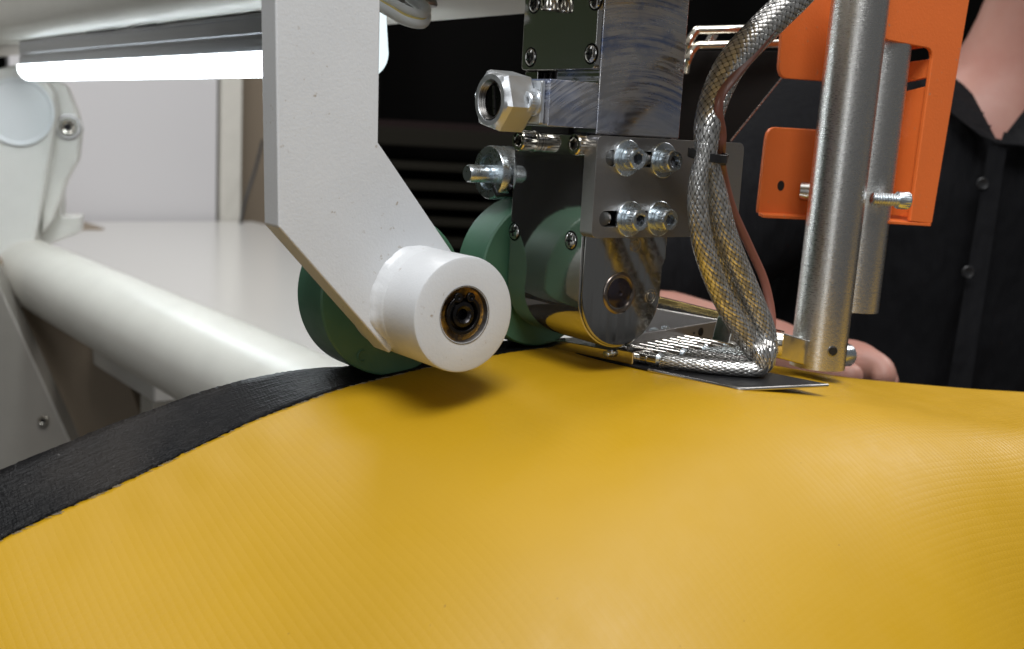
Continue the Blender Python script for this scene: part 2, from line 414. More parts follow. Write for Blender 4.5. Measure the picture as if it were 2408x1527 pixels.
kind(MB().box((-3.1, -2.5, -.9), (-3.0, 3.3, 2.8), RV, CAM * np.array([1, 1, 0])).build('workshop_wall', BLACKWALL), 'structure')
gc = thing('green_mirror_box', 'unseen dark green box added off to the side to be mirrored in the polished cover plate', 'cabinet', (-1.35, 1.75, -.9))  # added out of view only for the green it gives the cover plate
MB().box((-1.75, 1.5, .055), (-.95, 2.0, .75)).build('upper_case', mat('green_enamel', (.045, .064, .028), .5), gc, bevel=.004)
MB().box((-1.73, 1.52, -.9), (-.97, 1.98, .053)).build('stand', BLACKWALL, gc, bevel=.004)

# ================================================================== white machine frame
frame = thing('welding_machine', 'white painted machine body with round lower arm, upper beam and rounded side cap', 'machine', (.05, .9, -.9))
sec = rounded([(-.031, 0, .162), (.08, 0, .162), (.08, 0, .31), (-.031, 0, .31)], [.027, .006, .02, .03], 8)
MB().prism([(p.x, -.07, p.z) for p in sec], (0, 1.5, 0)).build('upper_beam', WHITE_FAR, frame, bevel=.002)
MB().box((-.0315, .15, .2025), (-.0305, .95, .2055)).build('beam_seam', BROWN, frame)
for y0_, y1_ in ((.60, .68), (.50, .56)): MB().box((-.0148, y0_, .1612), (-.0140, y1_, .1622)).build('beam_slot', DARK, frame)
MB().lathe((.02, .1, -.096), (0, 1, 0), [(0, 0), (.030, 0), (.039, .009), (.039, 1.35), (0, 1.35)], 72).build('lower_arm', WHITE_FAR, frame)
# rounded end cap of the side housing and its tapering leg
c0 = dep(44, 263, 1.30)
fd = Vector((-.35, -.94, 0)).normalized(); fr = Vector((.94, -.35, 0)).normalized(); up = Vector((0, 0, 1))
def sp(u, v, o=0): # point on the cap's front plane
    d = Vector(ray(u, v)); t = (c0 - Vector(CAM)).dot(fd) / d.dot(fd); return Vector(CAM) + d * t + fd * o
hp = [sp(*q) for q in ((-70, 262), (-60, 205), (-20, 165), (40, 152), (95, 172), (128, 215), (134, 268), (122, 330), (105, 440), (82, 560), (74, 640), (-120, 660))]
MB().prism(hp, -fd * .09).build('side_housing', CREAM, frame, bevel=.004)
MB().lathe(c0 + fd * .0005, fd, [(.0385, 0), (.0385, .003), (.0375, .004), (.0345, .0035), (.0335, .002), (0, .0045)], 64).build('round_cover', WHITE_PLASTIC, frame)
lp = [sp(*q, -.03) for q in ((100, 175), (150, 200), (176, 262), (186, 305), (178, 380), (150, 430), (120, 520), (90, 560))]
MB().prism(lp, -fd * .04).build('hinge_lug', CREAM, frame, bevel=.004)
bp = sp(154, 300, -.0295)
MB().lathe(bp, fd, [(.0155, 0), (.0155, .001), (.0135, .0015), (.0115, .0012)], 36, hollow=True).build('bolt_recess', GROUND, frame)
cap_screw('cap_screw', bp - fd * .002, fd, .009, .006, NICKEL, frame)
lq = [sp(*q, -.06) for q in ((118, 420), (132, 430), (135, 520), (180, 520), (178, 560), (70, 600), (90, 500))]
MB().prism(lq, -fd * .05).build('hinge_foot', CREAM, frame, bevel=.003)
MB().prism([sp(*q, -.0585) for q in ((126, 441), (131, 441), (131, 470), (126, 470))], -fd * .01).build('foot_slot', DARK, frame)
# base panels below the lower arm, their shade put into brownish colours
MB().prism([dep(-60, 600, 1.22), dep(-15, 640, 1.22), dep(190, 1090, 1.22), dep(260, 1250, 1.22), dep(-60, 1250, 1.22)], (.02, .05, 0)).build('base_panel', SHADED_ENAMEL, frame, bevel=.003)
MB().prism([dep(-40, 600, 1.30), dep(330, 720, 1.30), dep(290, 860, 1.30), dep(345, 1010, 1.30), dep(400, 1250, 1.30), dep(100, 1250, 1.30)], (.03, .06, 0)).build('base_panel', BROWN, frame, bevel=.003, label='base panel under the lower arm, its shade put into the brown colour')
cap_screw('cap_screw', dep(103, 988, 1.216), (-.55, -.83, 0), .0055, .004, NICKEL, frame)
MB().box((-.30, 1.10, -.9), (-.03, 1.5, .31)).build('column', WHITE_FAR, frame, bevel=.01)

# worktable and partition behind
tb = thing('worktable', 'glossy white worktable reaching back to the partition behind the lower arm', 'table', (.45, 1.5, -.9))
MB().box((.06, .72, -.19), (.86, 2.31, -.16)).build('tabletop', mat('white_laminate', (.70, .69, .66), .22), tb, bevel=.003)
for x, y in ((.1, .8), (.8, .8), (.1, 2.2), (.8, 2.2)): MB().box((x - .02, y - .02, -.9), (x + .02, y + .02, -.191)).build('leg', WHITE_FAR, tb, bevel=.002)
MB().prism([on(*q, 'z', -.16) for q in ((178, 521), (182, 541), (245, 541), (205, 527))], (0, 0, .0035)).build('table_slot', BROWN, tb)
pt = thing('partition', 'pale grey partition panel with a white edge post behind the worktable', 'partition', (.5, 2.33, -.9))
MB().box((.30, 2.335, -.9), (.775, 2.36, 1.0)).build('panel', mat('grey_panel', (.62, .61, .62), .6), pt, bevel=.002)
MB().box((.782, 2.325, -.9), (.836, 2.37, 1.0)).build('edge_post', WHITE_FAR, pt, bevel=.004)
MB().box((.7755, 2.345, -.9), (.7815, 2.355, 1.0)).build('seam', DARK, pt)
cb = thing('cabinet', 'tan cabinet standing beyond the partition post', 'cabinet', (1.1, 2.6, -.9))
MB().box((.86, 2.5, -.9), (1.02, 2.9, .7)).build('carcass', BROWN, cb, bevel=.004)
MB().box((.862, 2.494, -.7), (1.0, 2.499, .6)).build('door', BROWN, cb, bevel=.001)
tag(MB().tube([dep(618, 330, 2.85), dep(600, 400, 2.83), dep(575, 480, 2.8), dep(560, 560, 2.78)], .004).build('hanging_cable', BLACKPL), 'thin dark cable hanging slantwise in front of the tan cabinet', 'cable')

# storage rack, the background darkness put into its shelf colours
rk = thing('storage_rack', 'storage rack behind the head, low light put into its dark olive and maroon shelf colours', 'rack', tuple(dep(1060, 400, 3.1)[:2]) + (-.9,))
o_ = Vector((CAM[0], CAM[1], 0))
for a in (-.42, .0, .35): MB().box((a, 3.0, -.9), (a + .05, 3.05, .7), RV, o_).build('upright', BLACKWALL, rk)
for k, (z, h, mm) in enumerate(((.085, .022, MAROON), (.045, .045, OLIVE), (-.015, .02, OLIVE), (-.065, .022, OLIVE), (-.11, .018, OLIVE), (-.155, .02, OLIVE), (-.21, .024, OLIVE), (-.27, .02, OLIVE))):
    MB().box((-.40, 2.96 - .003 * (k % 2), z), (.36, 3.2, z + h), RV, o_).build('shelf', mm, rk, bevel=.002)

# ================================================================== LED lamp under the beam
lamp = thing('led_lamp', 'lit white tube lamp in a grey channel under the upper beam', 'lamp', (0, .16, .162))
Y0, Y1 = .203, .93
ch = [(-.0108, .1375), (-.0108, .1460), (-.0098, .1468), (-.0098, .1486), (-.0108, .1494), (-.0108, .1612), (.0108, .1612), (.0108, .1375)]
MB().prism([(x, Y0, z) for x, z in ch], (0, Y1 - Y0, 0)).build('channel', ALU, lamp, ang=20)
MB().box((-.0122, Y0 + .01, .1592), (-.0109, Y1 - .01, .1614)).build('mounting_lip', ALU, lamp)
pr = [(.0132 * math.cos(t), Y0 + .002, .1358 + .0132 * math.sin(t)) for t in np.linspace(math.radians(172), math.radians(368), 26)]
MB().prism(pr, (0, Y1 - Y0 - .004, 0)).build('diffuser', LED, lamp, ang=60)
ec = [(.0140 * math.cos(t), Y0, .1358 + .0140 * math.sin(t)) for t in np.linspace(math.radians(168), math.radians(372), 28)] + [(.0112, Y0, .1615), (-.0112, Y0, .1615)]
MB().prism([(x, y - .005, z) for x, y, z in ec], (0, .0048, 0)).build('end_cap', emis('lit_end_cap', (.75, .88, .92), 1.1), lamp, bevel=.001)
MB().prism([(-.006, Y0 - .0065, .125), (-.002, Y0 - .0065, .125), (.003, Y0 - .0065, .161), (-.006, Y0 - .0065, .161)], (0, .0013, 0)).build('end_bracket', GROUND, lamp, bevel=.0004)

# cable loop clipped to the underside of the beam
lo = thing('cable_clip', 'grey button clip under the beam holding the white cables', 'clip', tuple(on(975, 12, 'z', .1605)))
cl = on(978, 8, 'z', .160)
MB().lathe(cl, (0, 0, -1), [(0, -.002), (.011, -.0015), (.0115, 0), (.011, .0012), (.006, .0016), (.006, .006), (0, .006)], 36).build('button_head', GROUND, lo)
cdat = [('white cable looped over the clip, uppermost of three', WHITE_PLASTIC, 0, .0024), ('white cable with a yellow stripe looped beside the clip', mat('yellow_jacket', (.72, .60, .22), .4), .018, .0016), ('white cable looped under the clip, lowest of three', WHITE_PLASTIC, .029, .0024)]
for lab, mm, dv, rr in cdat:
    k = dv * 900
    pts = [dep(860, -30 + k * 1.0, .545), dep(915, 2 + k, .55), dep(945, 20 + k, .555), dep(975, 32 + k * .9, .56), dep(996, 34 + k * .8, .565), dep(1003, 22 + k * .6, .57), dep(990, 8 + k * .4, .575), dep(960, -6, .58)]
    tag(MB().tube(pts, rr).build('looped_cable', mm), lab, 'cable', 'cables looped at the clip under the beam')

# ================================================================== white roller arm with boss
AX = Vector((-.060, 0, .0214))
arm = thing('roller_arm', 'white cranked steel arm with a round boss carrying the front green roller', 'arm', (-.1, .027, .06))
ya = .0315
fp = [on(u, v, 'y', ya) for u, v in ((655, 535), (917, 832), (1066, 596), (890, 335))]
poly = [(fp[0].x, ya, fp[0].z), (fp[1].x, ya, fp[1].z), (fp[2].x, ya, fp[2].z), (fp[3].x, ya, fp[3].z), (-.0869, ya, .145), (-.086, ya, .24), (-.1325, ya, .24), (-.132, ya, .14)]
MB().prism(poly, (0, .0135, 0)).build('arm_plate', WHITE, arm, bevel=.0009, seg=3)
MB().box((-.135, .0320, .241), (-.022, .07, .285)).build('arm_mount', WHITE, arm, bevel=.002)
bc = Vector((AX.x, .0015, AX.z)); R_ = .0242
MB().lathe(bc, (0, 1, 0), [(.0116, .0), (R_ - .0014, 0), (R_ - .0004, .0004), (R_, .0015), (R_, .0390), (.0116, .0390)], 96, hollow=True).build('boss', WHITE, arm, ang=28)
wm = MB(); wv = []; wf = []; WN = 60; wp = [(R_ - .0006, .0238), (R_ + .0002, .0247), (R_ + .0005, .0264), (R_ + .0011, .0280), (R_ + .0020, .0291), (R_ + .0033, .0298), (R_ + .0036, .0305)]
for i in range(WN):
    t_ = math.radians(84 + (216 - 84) * i / (WN - 1)); fade = min(1, i / 16, (WN - 1 - i) / 10); wob = 1 + .05 * math.sin(i * .55) + .03 * math.sin(i * 1.1)
    for r_, y_ in wp:
        q_ = R_ + (r_ - R_) * fade * wob if r_ > R_ else r_
        wv.append(Vector((bc.x + q_ * math.cos(t_), bc.y + y_, bc.z + q_ * math.sin(t_))))
for i in range(WN - 1):
    for k in range(len(wp) - 1): wf.append([i * len(wp) + k, i * len(wp) + k + 1, (i + 1) * len(wp) + k + 1, (i + 1) * len(wp) + k])
wm.add(wv, wf).build('weld_bead', WHITE, arm, ang=180)
MB().lathe(bc, (0, 1, 0), [(.0122, -.0002), (.0119, -.0002), (.0113, .0014), (.0113, .012)], 56, hollow=True).build('bore_edge', GROUND, arm)
MB().lathe(bc + Vector((0, .0034, 0)), (0, 1, 0), [(.0070, .0006), (.0105, 0), (.0114, -.0006), (.0114, .005)], 48, hollow=True).build('greased_bearing', GREASE, arm)
MB().lathe(bc + Vector((.0, .0020, 0)), (0, -1, 0), [(.0072, -.004), (.0072, .0002), (.0070, .0008), (.0067, .0008), (.0066, -.0004), (.0056, .0002), (.0052, .0012), (.0038, .0014), (.0033, .0008), (.0024, .0004), (.0022, -.003), (0, -.003)], 56).build('axle_end', BLACKOX, arm)
g = MB(); n = 26
P_ = lambda r_, t_, o_=0: Vector((bc.x + r_ * math.cos(math.radians(t_)), bc.y + .0006 + o_, bc.z + r_ * math.sin(math.radians(t_))))
g.prism([P_(.0084, t) for t in np.linspace(118, 422, n)] + [P_(.0070, t) for t in np.linspace(422, 118, n)], (0, .0009, 0))
for t in (66, 112):
    g.lathe(P_(.0078, t, -.0003), (0, 1, 0), [(.0007, .0009), (.0007, 0), (.0020, 0), (.0020, .0014)], 16)
g.build('circlip', BLACKOX, arm, bevel=.0002)
MB().lathe((AX.x, .0424, AX.z), (0, 1, 0), [(0, .003), (.0222, .003), (.0236, .0045), (.0236, .0148), (0, .0148)], 64).build('inner_hub', WHITE, arm)

# ================================================================== green rollers
def roller(c, y, r, t, label):
    o = thing('green_roller', label, 'roller', (c.x, y, c.z), 'green pressure rollers')
    MB().lathe((c.x, y, c.z), (0, 1, 0), [(.0195, .001), (.0205, 0), (r - .0008, 0), (r, .0007), (r, t - .0007), (r - .0008, t), (.0195, t), (.0195, .001)], 128, hollow=True).build('tread', GREEN, o, ang=25)
    MB().lathe((c.x, y, c.z), (0, 1, 0), [(0, -.0012), (.0065, -.0012), (.0065, .002), (.0194, .002), (.0194, t - .002), (0, t - .002)], 64).build('hub', ROUND_CHROME, o)
    return o
r1 = roller(AX, .0575, .0366, .0235, 'green roller under the white arm boss, resting on the black tape')
p_ = on(851, 838, 'y', .0572)
MB().tube([p_ + Vector((.0019 * math.cos(t), 0, .0026 * math.sin(t))) for t in np.linspace(.9, 5.4, 14)], .00045, 6, False).build('moulded_mark', GREEN, r1)
HX = Vector((.0233, 0, .0287))
r2 = roller(HX, .0580, .0362, .0215, 'green roller behind the polished head, half hidden by the boss')

# ================================================================== polished welding head
head = thing('welding_unit', 'polished steel welding head with mirror faces hanging from the beam', 'machine', (.025, .03, .162))
hw0, hw1, yb = .0005, .0492, .0555
cx = (hw0 + hw1) / 2; rr = (hw1 - hw0) / 2; zc = .0262
prof = [Vector((hw1, .0018, .0965)), Vector((hw0, .0018, .0965))] + circ((cx, .0018, zc), rr, 30, 'y', math.pi, 2 * math.pi, True)
MB().prism(prof, (0, yb - .0018, 0)).build('lower_block', CHROME, head, bevel=.0007, ang=25)
ri = rr - .0009
prof = [Vector((hw1 - .0024, 0, .0965)), Vector((hw0 + .0012, 0, .0965))] + circ((cx - .0004, 0, zc), ri, 30, 'y', math.pi, 1.93 * math.pi, True) + [Vector((hw1 - .0045, 0, .040)), Vector((hw1 - .0005, 0, .0435)), Vector((hw1 - .0005, 0, .0965))][0:2]
prof = [Vector((hw0 + .0012, 0, .0965))] + circ((cx - .0004, 0, zc), ri, 30, 'y', math.pi, 2 * math.pi, True) + [Vector((hw1 - .0013, 0, .0385)), Vector((hw1 + .0006, 0, .0425)), Vector((hw1 + .0006, 0, .0965))]
MB().prism(prof, (0, .0017, 0)).build('face_plate', CHROME_V, head, bevel=.0008, ang=25)
# bearing in the face plate
b0 = Vector((.0224, 0, .0273))
MB().lathe(b0, (0, -1, 0), [(.0072, -.001), (.0074, .0005), (.0082, .0009), (.0094, .0005), (.0096, 0), (.0098, -.001)], 56, hollow=True).build('bearing_ring', mat('bearing_steel', (.30, .25, .22), .25, 1), head, ang=50)
MB().lathe(b0, (0, -1, 0), [(.0073, -.0012), (.0068, .0002), (.0062, .0006), (.0012, .0007), (.0009, .0002), (0, .0001)], 48).build('shaft_end', DARKSTEEL, head)
MB().lathe(b0 + Vector((0, .0004, 0)), (0, -1, 0), [(0, 0), (.0073, 0), (.0073, .0002)], 40).build('bearing_gap', DARK, head)
for (u, v), r in (((1494, 576), .0032), ((1529, 697), .0034)):
    q = on(u, v, 'y', 0); k = MB().lathe(q, (0, -1, 0), [(r, -.001), (r, .0002), (r * .86, .00025), (r * .8, -.0005), (r * .62, -.0004), (r * .6, .0001), (0, -.0004)], 24).build('set_screw', NICKEL, head)
cross_screw(on(1210, 545, 'x', hw0), (-1, 0, 0), .0036, CHROME, head, .25)
cross_screw(on(1343, 566, 'x', hw0), (-1, 0, 0), .0036, CHROME, head, .05)
# column above
MB().box((.0030, .0000, .0968), (.0525, .030, .1625)).build('column_front', BLUED, head, bevel=.0009)
MB().box((.0030, .0303, .0968), (.0525, .0535, .1100)).box((.0030, .0440, .1101), (.0525, .0535, .1240)).box((.003, .0303, .1241), (.0525, .0535, .1625)).build('column_rear', CHROME_V, head, bevel=.0005)
for y, r in ((.0335, .0022), (.038, .0030), (.0418, .0016)):
    MB().lathe((.01, y, .1098), (0, 0, 1), [(r, 0)] + [(r * (1 if i % 2 else .86), .0007 * i) for i in range(1, 21)] + [(r, .0145)], 16).build('threaded_rod', BLACKOX, head, ang=70)
cp = rounded([(0, .0005, .1243), (0, .0527, .1243), (0, .0527, .1622), (0, .0005, .1622)], .0022, 4)
MB().prism(cp, (.0028, 0, 0)).build('cover_plate', CHROME, head, bevel=.0004)
for u, v, s in ((1248, 135, .7), (1390, 127, .0), (1257, 9, .6), (1401, 0, .1)): cross_screw(on(u, v, 'x', 0), (-1, 0, 0), .0037, CHROME, head, s)
q = on(1294, 2, 'x', -.004)
cap_screw('cap_screw', q + Vector((0, 0, .002)), (0, 0, -1), .0040, .0062, NICKEL, head)
# slide block with the adjusting nut
MB().box((-.0236, .0002, .0992), (.0028, .0215, .1186)).build('slide_block', BLUED, head, bevel=.0005)
MB().box((-.0262, .0025, .1000), (-.0238, .0240, .1178)).build('slide_face', HEXM, head, bevel=.0008)
cap_screw('cap_screw', (-.0263, .0068, .1088), (-1, 0, 0), .0046, .0035, HEXM, head, washer=.0058, spin=.3)
nc = Vector((-.0305, .0172, .1088))
hn = MB().lathe(nc, (-1, 0, 0), [(.0075, -.004), (.0126, -.004, 1), (.0134, -.003, 1), (.0134, .0085, 1), (.0124, .0105, 1), (.0106, .0113), (.0086, .0113), (.0080, .0105)], 72, ref=(0, .35, 1), hollow=True).build('adjusting_nut', HEXM, head, ang=22)
prf = []; t = .0113
while t > -.002: prf += [(.0080, t), (.0074, t - .0007)]; t -= .0014
MB().lathe(nc, (-1, 0, 0), prf + [(.0074, -.002), (0, -.002)], 48, hollow=True).build('thread', STUD, hn, ang=70)
MB().lathe(nc, (-1, 0, 0), [(.0073, .0), (.0073, .0082), (.0066, .0090), (0, .0090)], 40).build('screw_end', BLACKOX, hn)
MB().box((-.0399, -.0060, -.0005), (-.0392, .0060, .0005), Matrix.Rotation(math.radians(82), 3, 'X'), (nc.x + .0305, nc.y, nc.z)).build('screw_slot', STUD, hn)
MB().lathe((-.0237, .0172, .1088), (-1, 0, 0), [(.0085, 0), (.0085, .004), (0, .004)], 36).build('nut_collar', HEXM, hn)
# cap screws on the left face
cap_screw('cap_screw', on(1262, 333, 'x', .0003) , (-1, 0, 0), .0047, .0078, NICKEL, head, washer=.0047, washer2=.0049, spin=.2)
cap_screw('cap_screw', on(1379, 341, 'x', .0003), (-1, 0, 0), .0047, .0072, NICKEL, head, spin=.1)
MB().box((.0005, .016, .0966), (.045, .043, .0991)).build('spacer', DARK, head)

# split collar behind the head
cc = Vector((.003, .0700, .0765))
col = thing('shaft_collar', 'bright split collar with a pin behind the head, above the green roller', 'collar', tuple(cc))
MB().lathe(cc, (-1, 0, 0), [(.0085, -.012), (.0122, -.012), (.0128, -.011), (.0128, .0055), (.0122, .0065), (.0085, .0065), (.0085, -.012)], 48, hollow=True).build('ring', ZINC, col)
MB().lathe(cc, (-1, 0, 0), [(0, -.02), (.0083, -.02), (.0083, .0050), (.0079, .0055), (0, .0055)], 36).build('shaft', ZINC, col)
MB().lathe(cc + Vector((0, 0, -.0008)), (-1, 0, 0), [(0, .004), (.0043, .004), (.0043, .0175), (.0036, .0187), (0, .0187)], 28).build('pin', ZINC, col)
MB().box((-.0070, -.0135, -.0008), (.0045, -.0075, .0008), Matrix.Rotation(.9, 3, 'X'), cc).build('split', DARK, col)
MB().lathe(cc + Vector((-.001, -.0110, -.0062)), (0, -.86, -.5), [(.0022, 0), (.0022, .0022), (.0016, .0021, 1), (0, .0015)], 18).build('clamp_screw', BLACKOX, col)

# ================================================================== grey slotted bracket
br = thing('slotted_bracket', 'matte grey steel bracket plate with two slots and four cap screws', 'bracket', (.042, -.004, .075))
X0, X1, Z0, Z1, YF = -.0032, .0868, .0532, .0966, -.0082
def slot(u0, u1, v0, v1):
    a = on(u0, (v0 + v1) / 2, 'y', YF); b = on(u1, (v0 + v1) / 2, 'y', YF); h = (on(u0, v0, 'y', YF) - on(u0, v1, 'y', YF)).length / 2
    zz = (a.z + b.z) / 2; return a.x + h, b.x - h, zz, h
slots = [slot(1424, 1592, 356, 394), slot(1409, 1562, 496, 534)]
bm = bmesh.new()
def ring2(pts, y): return [bm.verts.new((p[0], y, p[1])) for p in pts]
outer = [(p.x, p.y) for p in rounded([(X0, Z0, 0), (X1, Z0, 0), (X1, Z1, 0), (X0, Z1, 0)], .0035, 6)]
holes = []
for xa, xb, zz, h in slots:
    holes.append([(xb + h * math.sin(t), zz - h * math.cos(t)) for t in np.linspace(0, math.pi, 10)] + [(xa - h * math.sin(t), zz + h * math.cos(t)) for t in np.linspace(0, math.pi, 10)])
for y in (YF, -.0002):
    eds = []
    for loop in [outer] + holes:
        vs = ring2(loop, y); eds += [bm.edges.new((vs[i], vs[(i + 1) % len(vs)])) for i in range(len(vs))]
    bmesh.ops.triangle_fill(bm, use_beauty=True, edges=eds)
bm.verts.ensure_lookup_table(); nv = len(outer) + sum(len(h) for h in holes); i0 = 0
for loop in [outer] + holes:
    k = len(loop)
    for i in range(k):
        a, b = i0 + i, i0 + (i + 1) % k
        bm.faces.new((bm.verts[a], bm.verts[b], bm.verts[b + nv], bm.verts[a + nv]))
    i0 += k
bm.normal_update()
mb = MB(); bm.verts.index_update(); mb.add([v.co for v in bm.verts], [[v.index for v in f.verts] for f in bm.faces]); bm.free()
mb.build('plate', GROUND, br, bevel=.0005, ang=30)
for k, (xa, xb, zz, h) in enumerate(slots):
    MB().box((xa - h * .9, -.0018, zz - h * .95), (xb + h * .9, -.0004, zz + h * .95)).build('slot_bottom', DARK, br)
    t = []; x = xa - h * .5
    for xo in (xa + .0005, xa + .020):
        pr = []; t = 0
        while t < .006: pr += [(.0026, t), (.0031, t + .0004)]; t += .0008
        MB().lathe((xo - .0012, -.0020, zz), (0, -1, 0), [(0, 0)] + pr + [(0, .0062)], 20).build('threaded_stud', STUD, br, ang=70)
        MB().lathe((xo - .004, -.0052, zz), (1, 0, 0), [(0, 0)] + [(.0029 if i % 2 else .0025, .0004 * i) for i in range(1, 18)] + [(0, .0072)], 20).build('thread', STUD, br, ang=70)
for u, v, s in ((1472, 372, .1), (1558, 377, .5), (1478, 515, .2), (1548, 514, .75)):
    cap_screw('cap_screw', on(u, v, 'y', YF), (0, -1, 0), .0048, .0052, ZINC, br, washer=.0078, washer2=.0054, spin=s)
MB().lathe((.0765, .0008, .0765), (0, 1, 0), [(0, 0), (.0165, 0), (.0165, .008), (0, .008)], 48).build('pivot_disc', mat('dull_bronze', (.22, .18, .16), .4, .8), br)

# ================================================================== dark guard plate and chromed rods
gp = [dep(u, v, .70) for u, v in ((1560, 120), (1836, 120), (1838, 182), (1717, 332), (1560, 520))]
gd = thing('guard_plate', 'dark brown guard plate with a bright slanting edge behind the braided cables', 'plate', tuple(gp[3]))
MB().prism(gp, (.004, .006, 0)).build('sheet', mat('dark_brown_sheet', (.006, .0045, .0035), .7, 0, .12), gd, bevel=.0004)
MB().tube([gp[2] - Vector((.0012, .0016, 0)), gp[3] - Vector((.0012, .0016, 0))], .0005, 6, False).build('bright_edge', EDGE, gd)
for k, (v0, lab) in enumerate(((71, 'upper of two bright rods with hooked ends beside the column'), (107, 'lower of two bright rods with hooked ends beside the column'))):
    pts = [dep(1612, v0 + 62, .685), dep(1618, v0 + 34, .68), dep(1628, v0 + 14, .68), dep(1640, v0 + 1, .68), dep(1660, v0, .68), dep(1740, v0 - 2, .68), dep(1850, v0 - 5, .685)]
    tag(MB().tube(pts, .0027, 12).build('hooked_rod', NICKEL), lab, 'rod', 'hooked rods beside the column')
tag(MB().box((-.0022, -.002, -.007), (.0022, .002, .007), Matrix.Rotation(.6, 3, 'Y'), dep(1672, 92, .685)).build('rod_link', NICKEL, bevel=.0006), 'small bright link plate joining the two hooked rods', 'link')

# ================================================================== hot wedge under the head
ZW = -.0095
wedge = thing('hot_wedge', 'bright heated wedge with cartridge heaters sliding in under the head', 'wedge', tuple(on(1560, 850, 'z', ZW)))
A_ = on(1282, 822, 'z', ZW); B_ = on(1742, 919, 'z', ZW); C_ = on(1950, 909, 'z', ZW); Lv = (B_ - A_).normalized(); Rv = Vector((-Lv.y, Lv.x, 0))
if Rv.x < 0: Rv = -Rv
wid = (C_ - B_).dot(Rv)
RW = Matrix((Rv, -Lv, Vector((0, 0, 1)))).transposed()   # local x across, y back along the wedge, z up
def wl(x, y, z=0): return A_ + Rv * x + Lv * y + Vector((0, 0, z))
LEN = (B_ - A_).length
pl = rounded([wl(.0, -.004), B_, C_, wl(wid, .01)], [.001, .0022, .0015, .001], 4)
MB().prism(pl, (0, 0, .0011)).build('shoe_plate', PLATE, wedge, bevel=.00035)
MB().tube([wl(0, .062, .0005), wl(0, LEN - .0022, .0005), wl(.0007, LEN - .0006, .0005), B_ + (C_ - B_) * .05 + Vector((0, 0, .0005)), C_ - (C_ - B_) * .02 + Vector((0, 0, .0005))], .00085, 8, False).build('shoe_edge', EDGE, wedge)
# polished tongue going into the nip
MB().prism([wl(.0006, -.006, .0012), wl(.0006, .052, .0012), wl(.0006, .052, .0062), wl(.0006, .010, .0058), wl(.0006, -.006, .0030)], Rv * .018).build('tongue', NICKEL, wedge, bevel=.0003)
def lbox(pts, z0, z1): return MB().prism([wl(x, y, z0) for x, y in pts], (0, 0, z1 - z0))
lbox([(.0188, .0365), (.1060, .0365), (.1090, -.02), (.040, -.02), (.030, .012), (.0188, .016)], .0012, .0106).build('heater_block', GROUND, wedge, bevel=.0005)
lbox([(.1064, .0372), (.1290, .0372), (.1290, -.02), (.1094, -.02)], .0012, .0106).build('end_block', ROUND_CHROME, wedge, bevel=.0005)
for x, y in ((.085, .0366), (.0785, .0366)):
    MB().lathe(wl(x, y, .0062), Lv, [(.0023 if x > .08 else .0007, 0), (.0023 if x > .08 else .0007, .0003), (.0014 if x > .08 else .0003, .0003), (0, -.0004)], 20).build('block_screw', BLACKOX, wedge)
for k in range(4):
    MB().lathe(wl(.024 + k * .0105, .0335, .0106), (0, 0, 1), [(.0022, 0), (.0022, .0008), (.0012, .0012), (0, .0006)], 20).build('top_screw', ZINC, wedge)
MB().prism([wl(.1405, -.032, .0085), wl(.1085, .060, .0085), wl(.1115, .061, .0085), wl(.1435, -.031, .0085)], (0, 0, .0040)).build('brass_rail', mat('brass', (.50, .36, .14), .25, 1), wedge, bevel=.0005)
MB().prism([wl(.0005, .0425, .0012), wl(.0095, .0425, .0012), wl(.0095, .0525, .0012), wl(.0005, .0525, .0012)], (0, 0, .0062)).build('pin_block', NICKEL, wedge, bevel=.0006)
MB().lathe(wl(-.0002, .0395, .0045), -Rv, [(.0018, -.002), (.0018, .0006), (.0015, .001), (.0018, .0014), (.0015, .0018), (.0018, .0022), (.0015, .0026), (.0018, .003), (.0012, .0034), (0, .0034)], 20).build('grub_screw', ZINC, wedge)
pins = []
for k in range(10):
    x = .0062 + k * .0068; y1 = .0635 - (0, .0085, .0045)[k % 3]; z = .0042; y0 = .0364 if k > 0 else .0526
    o = MB().lathe(wl(x, y0, z), Lv, [(0, 0), (.0027, 0), (.0027, (y1 - y0) * .42), (.0022, (y1 - y0) * .43), (.0022, (y1 - y0) * .49), (.0027, (y1 - y0) * .50), (.0027, y1 - y0 - .0006), (.0021, y1 - y0), (0, y1 - y0)], 32).build('heater_pin', ROUND_CHROME, wedge, ang=40)
    if k % 3 == 0:
        MB().lathe(wl(x, y1 - .0008, z + .0012), Lv, [(0, -.0010), (.0022, -.0004), (.0032, .0008), (.0026, .0022), (0, .003)], 18).build('solder_bead', ZINC, o)
        pins.append(wl(x, y1 + .001, z))
p0 = dep(1700, 775, .565); p1 = dep(1880, 826, .60)
MB().box((0, -.006, -.0065), ((p1 - p0).length, .006, .0065), (p1 - p0).to_track_quat('X', 'Z').to_matrix(), p0).build('carrier_bar', ROUND_CHROME, wedge, bevel=.0008)
MB().lathe(dep(1822, 806, .575), Vector((.6, -.8, 0)), [(0, -.004), (.0062, -.004), (.0068, 0), (.0062, .004), (0, .004)], 28).build('carrier_knuckle', NICKEL, wedge)

# ================================================================== stainless tubes
tl = thing('wedge_holder', 'leaning stainless steel double tube that carries the hot wedge', 'tube', tuple(on(1915, 860, 'y', 0)))
tb0, tb1 = on(1921, 862, 'y', 0), on(2034, -90, 'y', 0)
td = (tb1 - tb0).normalized(); TR = .0143; tlen = (tb1 - tb0).length
def frame_of(d):
    a = (Vector((1, 0, 0)) - d * d.x).normalized(); return a, d.cross(a)
ta, tbv = frame_of(td)
